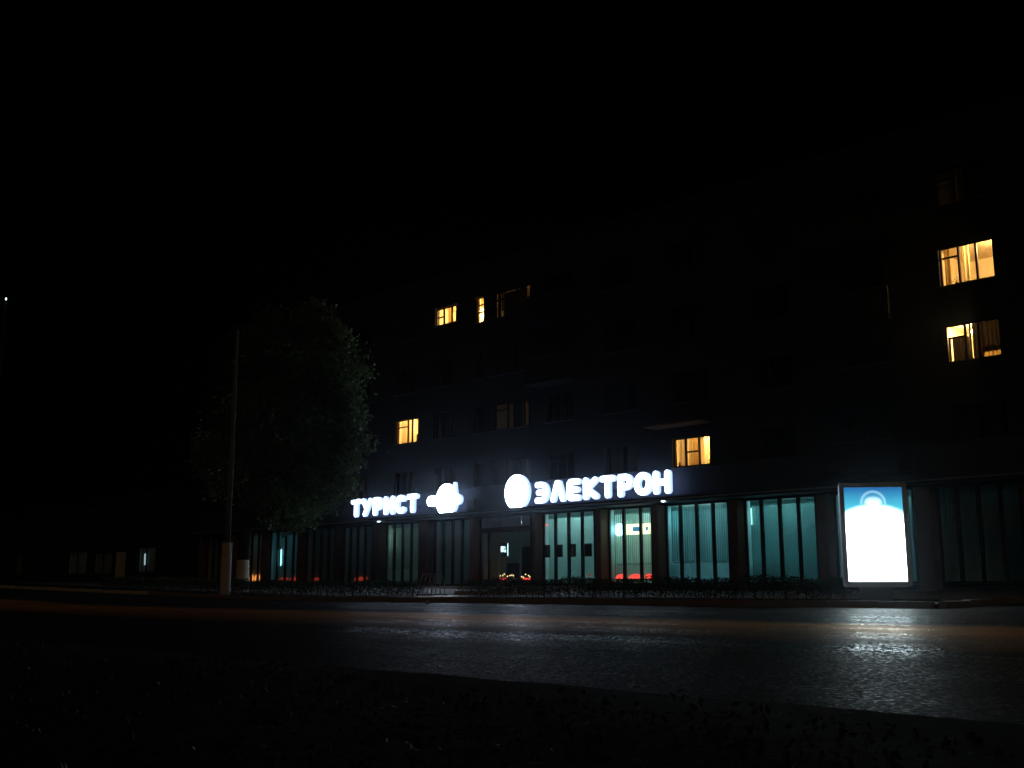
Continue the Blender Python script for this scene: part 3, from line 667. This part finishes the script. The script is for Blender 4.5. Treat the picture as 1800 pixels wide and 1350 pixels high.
# hooped rack beside the path
t = thing('hoop_rack', 'small rack of thin metal hoops beside the pale path', 'bicycle rack', loc=(-24.6, -13.0, zplaza(-24.6, -13)))
for k in range(4):
    xx = -.3 + .2 * k
    MB().tube([(xx - .12, -.15, 0), (xx - .06, -.1, .45)] + [(xx + .02 - .08 * math.cos(a * math.pi / 6), -.05 + .15 * a / 6, .55 + .1 * math.sin(a * math.pi / 6)) for a in range(7)] + [(xx + .12, .15, .4), (xx + .14, .16, 0)], .012, 6).build('hoop', 'metal', t, True)
MB().box(-.5, .5, -.165, -.135, .04, .07).build('rail', 'metal', t); MB().box(-.4, .55, .145, .175, .04, .07).build('rail', 'metal', t)

# litter on the road by the kerb
t = thing('paper_cup', 'small crushed white paper cup lying on the road by the kerb', 'litter', loc=(-20.6, -16.5, zroad(-20.6, -16.5) + .05), rz=.6)
c = MB().lathe([(.035, -.07), (.04, -.02), (.05, .07), (.052, .075)], 14).build('cup', 'paper', t, True); c.rotation_euler = (R(86), 0, 0); c.scale = (1, .75, 1)
c = MB().lathe([(.053, .0), (.055, .012), (.03, .014)], 14).build('lid', 'paper', t, True); c.location = (.02, -.11, -.01); c.rotation_euler = (R(60), .3, 0)

# ------------------------------------------------------------------ second building further along the street
b2 = thing('far_building', 'dim low building at the far left with pale curtained windows', 'building', loc=(-83, 0, 0))
mb = MB(); holes = [(-92.2, -90.5), (-82, -78.3), (-77.5, -74.2), (-70.6, -67.8)]
xs = -102
for a, b in holes + [(-66, -66)]:
    mb.box(xs + 83, a + 83, 0, .3, -.5, 3.2); xs = b
mb.box(-19, 17, 0, .3, 3.2, 6.5)
for a, b in holes: mb.box(a + 83, b + 83, .002, .298, -.5, 1.45)
mb.box(-19, 17, 7.7, 8, -.5, 6.5).box(16.7, 17, .3, 7.7, -.5, 6.5).box(-19, -18.7, .3, 7.7, -.5, 6.5)
mb.build('wall', 'wall', b2); MB().box(-19.3, 17.3, -.4, 8.3, 6.5, 6.75).build('roof', 'wall', b2)
lamp('far_lamp', (.9, .9, .75), .13); lamp('far_slit', (.75, .95, 1), .6); lamp('far_orange', (1, .5, .12), .25)
for i, (a, b) in enumerate(holes):
    a += 83; b += 83
    p = MB().box(a, a + .08, .08, .16, 1.45, 3.2).box(b - .08, b, .08, .16, 1.45, 3.2).box(a + .08, b - .08, .08, .16, 1.45, 1.53).box(a + .08, b - .08, .08, .16, 3.12, 3.2).box((a + b) / 2 - .04, (a + b) / 2 + .04, .08, .16, 1.53, 3.12).build('window', 'frame', b2)
    for q0, q1 in ((a + .08, (a + b) / 2 - .04), ((a + b) / 2 + .04, b - .08)): MB().box(q0, q1, .11, .116, 1.52, 3.13).build('pane', 'glass', p)
    mb = MB(); drape(mb, a + .1, b - .25, .4, 1.3, 3.2, .05, .3); mb.build('curtain', 'gblind', p)
    r = MB(); r.v += [(a, .3, 1.2), (b, .3, 1.2), (b, 2, 1.2), (a, 2, 1.2), (a, .3, 3.3), (b, .3, 3.3), (b, 2, 3.3), (a, 2, 3.3)]
    r.f += [(0, 1, 2, 3), (4, 7, 6, 5), (2, 6, 7, 3), (0, 3, 7, 4), (1, 5, 6, 2)]; r.build('room', 'teal', p)
    if i in (1, 3): MB().tube([(a + .5, 1.2, 3.2), (b - .5, 1.2, 3.2)], .04, 8).build('lamp', 'far_lamp', p)
    if i == 3: MB().tube([(a + .9, .25, 2.0), (a + .85, .25, 2.75)], .05, 6).build('tube_lamp', 'far_slit', p)
    if i == 0: MB().box(b - .35, b - .15, .22, .24, 1.7, 3.0).build('lit_strip', 'far_orange', p)
MB().box(10.55, 10.95, -.5, -.01, .3, 2.9).build('pillar', 'white', b2)

# tall mast with one tiny lamp at the far left
lamp('mast_lamp', (.8, .9, 1), 5)
t = thing('lamp_mast', 'tall thin mast with one tiny white lamp at the far left edge', 'lamp mast', loc=(-52.2, -16.14, .4))
MB().lathe([(.12, -.1), (.1, 5), (.05, 13.4)], 10).build('mast', 'frame', t, True)
MB().lathe([(.02, 13.48), (.035, 13.52), (.02, 13.58)], 8).build('lamp', 'mast_lamp', t, True)

# ------------------------------------------------------------------ leaf litter and grass on the near verge
n = 2600
px = RNG.uniform(-22, 3, n); py = RNG.uniform(-33.9, -29.4, n)
pz = np.array([zroad(a, b) + .035 + .03 * math.sin(a * 1.7 + b * 2.3) for a, b in zip(px, py)]) + RNG.uniform(0, .02, n)
tag(leaves('fallen_leaves', np.stack([px, py, pz], 1), .022, 'litter', flat=True), 'scattered fallen leaves on the dark near verge', 'leaves', kind='stuff')
n = 9000
px = RNG.uniform(-22, 3, n); py = RNG.uniform(-33.9, -29.6, n)
pz = np.array([zroad(a, b) + .04 + .03 * math.sin(a * 1.7 + b * 2.3) for a, b in zip(px, py)])
tag(leaves('grass', np.stack([px, py, pz], 1), .02, 'grass'), 'sparse dark grass on the near verge', 'grass', kind='stuff')

# thin haze volume added to imitate lens bloom around the signs
hz = bpy.data.materials.new('bloom_haze'); hz.use_nodes = True; hn = hz.node_tree.nodes; hn.remove(hn['Principled BSDF'])
pv = hn.new('ShaderNodeVolumePrincipled'); pv.inputs['Density'].default_value = .0006; pv.inputs['Anisotropy'].default_value = .95; pv.inputs['Color'].default_value = (.72, .85, 1, 1)
hz.node_tree.links.new(pv.outputs[0], hn['Material Output'].inputs['Volume'])
M['bloom_haze'] = hz; tag(MB().box(-265, 165, -205, 205, -1.95, 16.6).build('bloom_haze', 'bloom_haze'), 'thin haze over the street added for the lens bloom of the signs', 'bloom_haze', kind='stuff')

# potted plants on lit sills
for (x, z, lb) in ((-13.98, 10.14, 'small potted plant on the sill of the brightest upper right window'), (-36.55, 12.86, 'tiny potted plant in the tall narrow lit window'),
                   (-25.3, 5.06, 'potted plant at the left of the lit window beside the eight letters'), (-23.85, 5.06, 'potted plant at the right of the lit window beside the eight letters')):
    t = thing('potted_plant', lb, 'plant', 'plants on lit window sills', loc=(x, .24, z))
    MB().lathe([(.03, 0), (.045, .07), (.05, .08)], 10).build('pot', 'pot', t, True)
    q = RNG.normal(size=(40, 3)) * np.array([.05, .02, .04]) + np.array([0, 0, .14]); leaves('foliage', q, .022, 'hleaf', t)
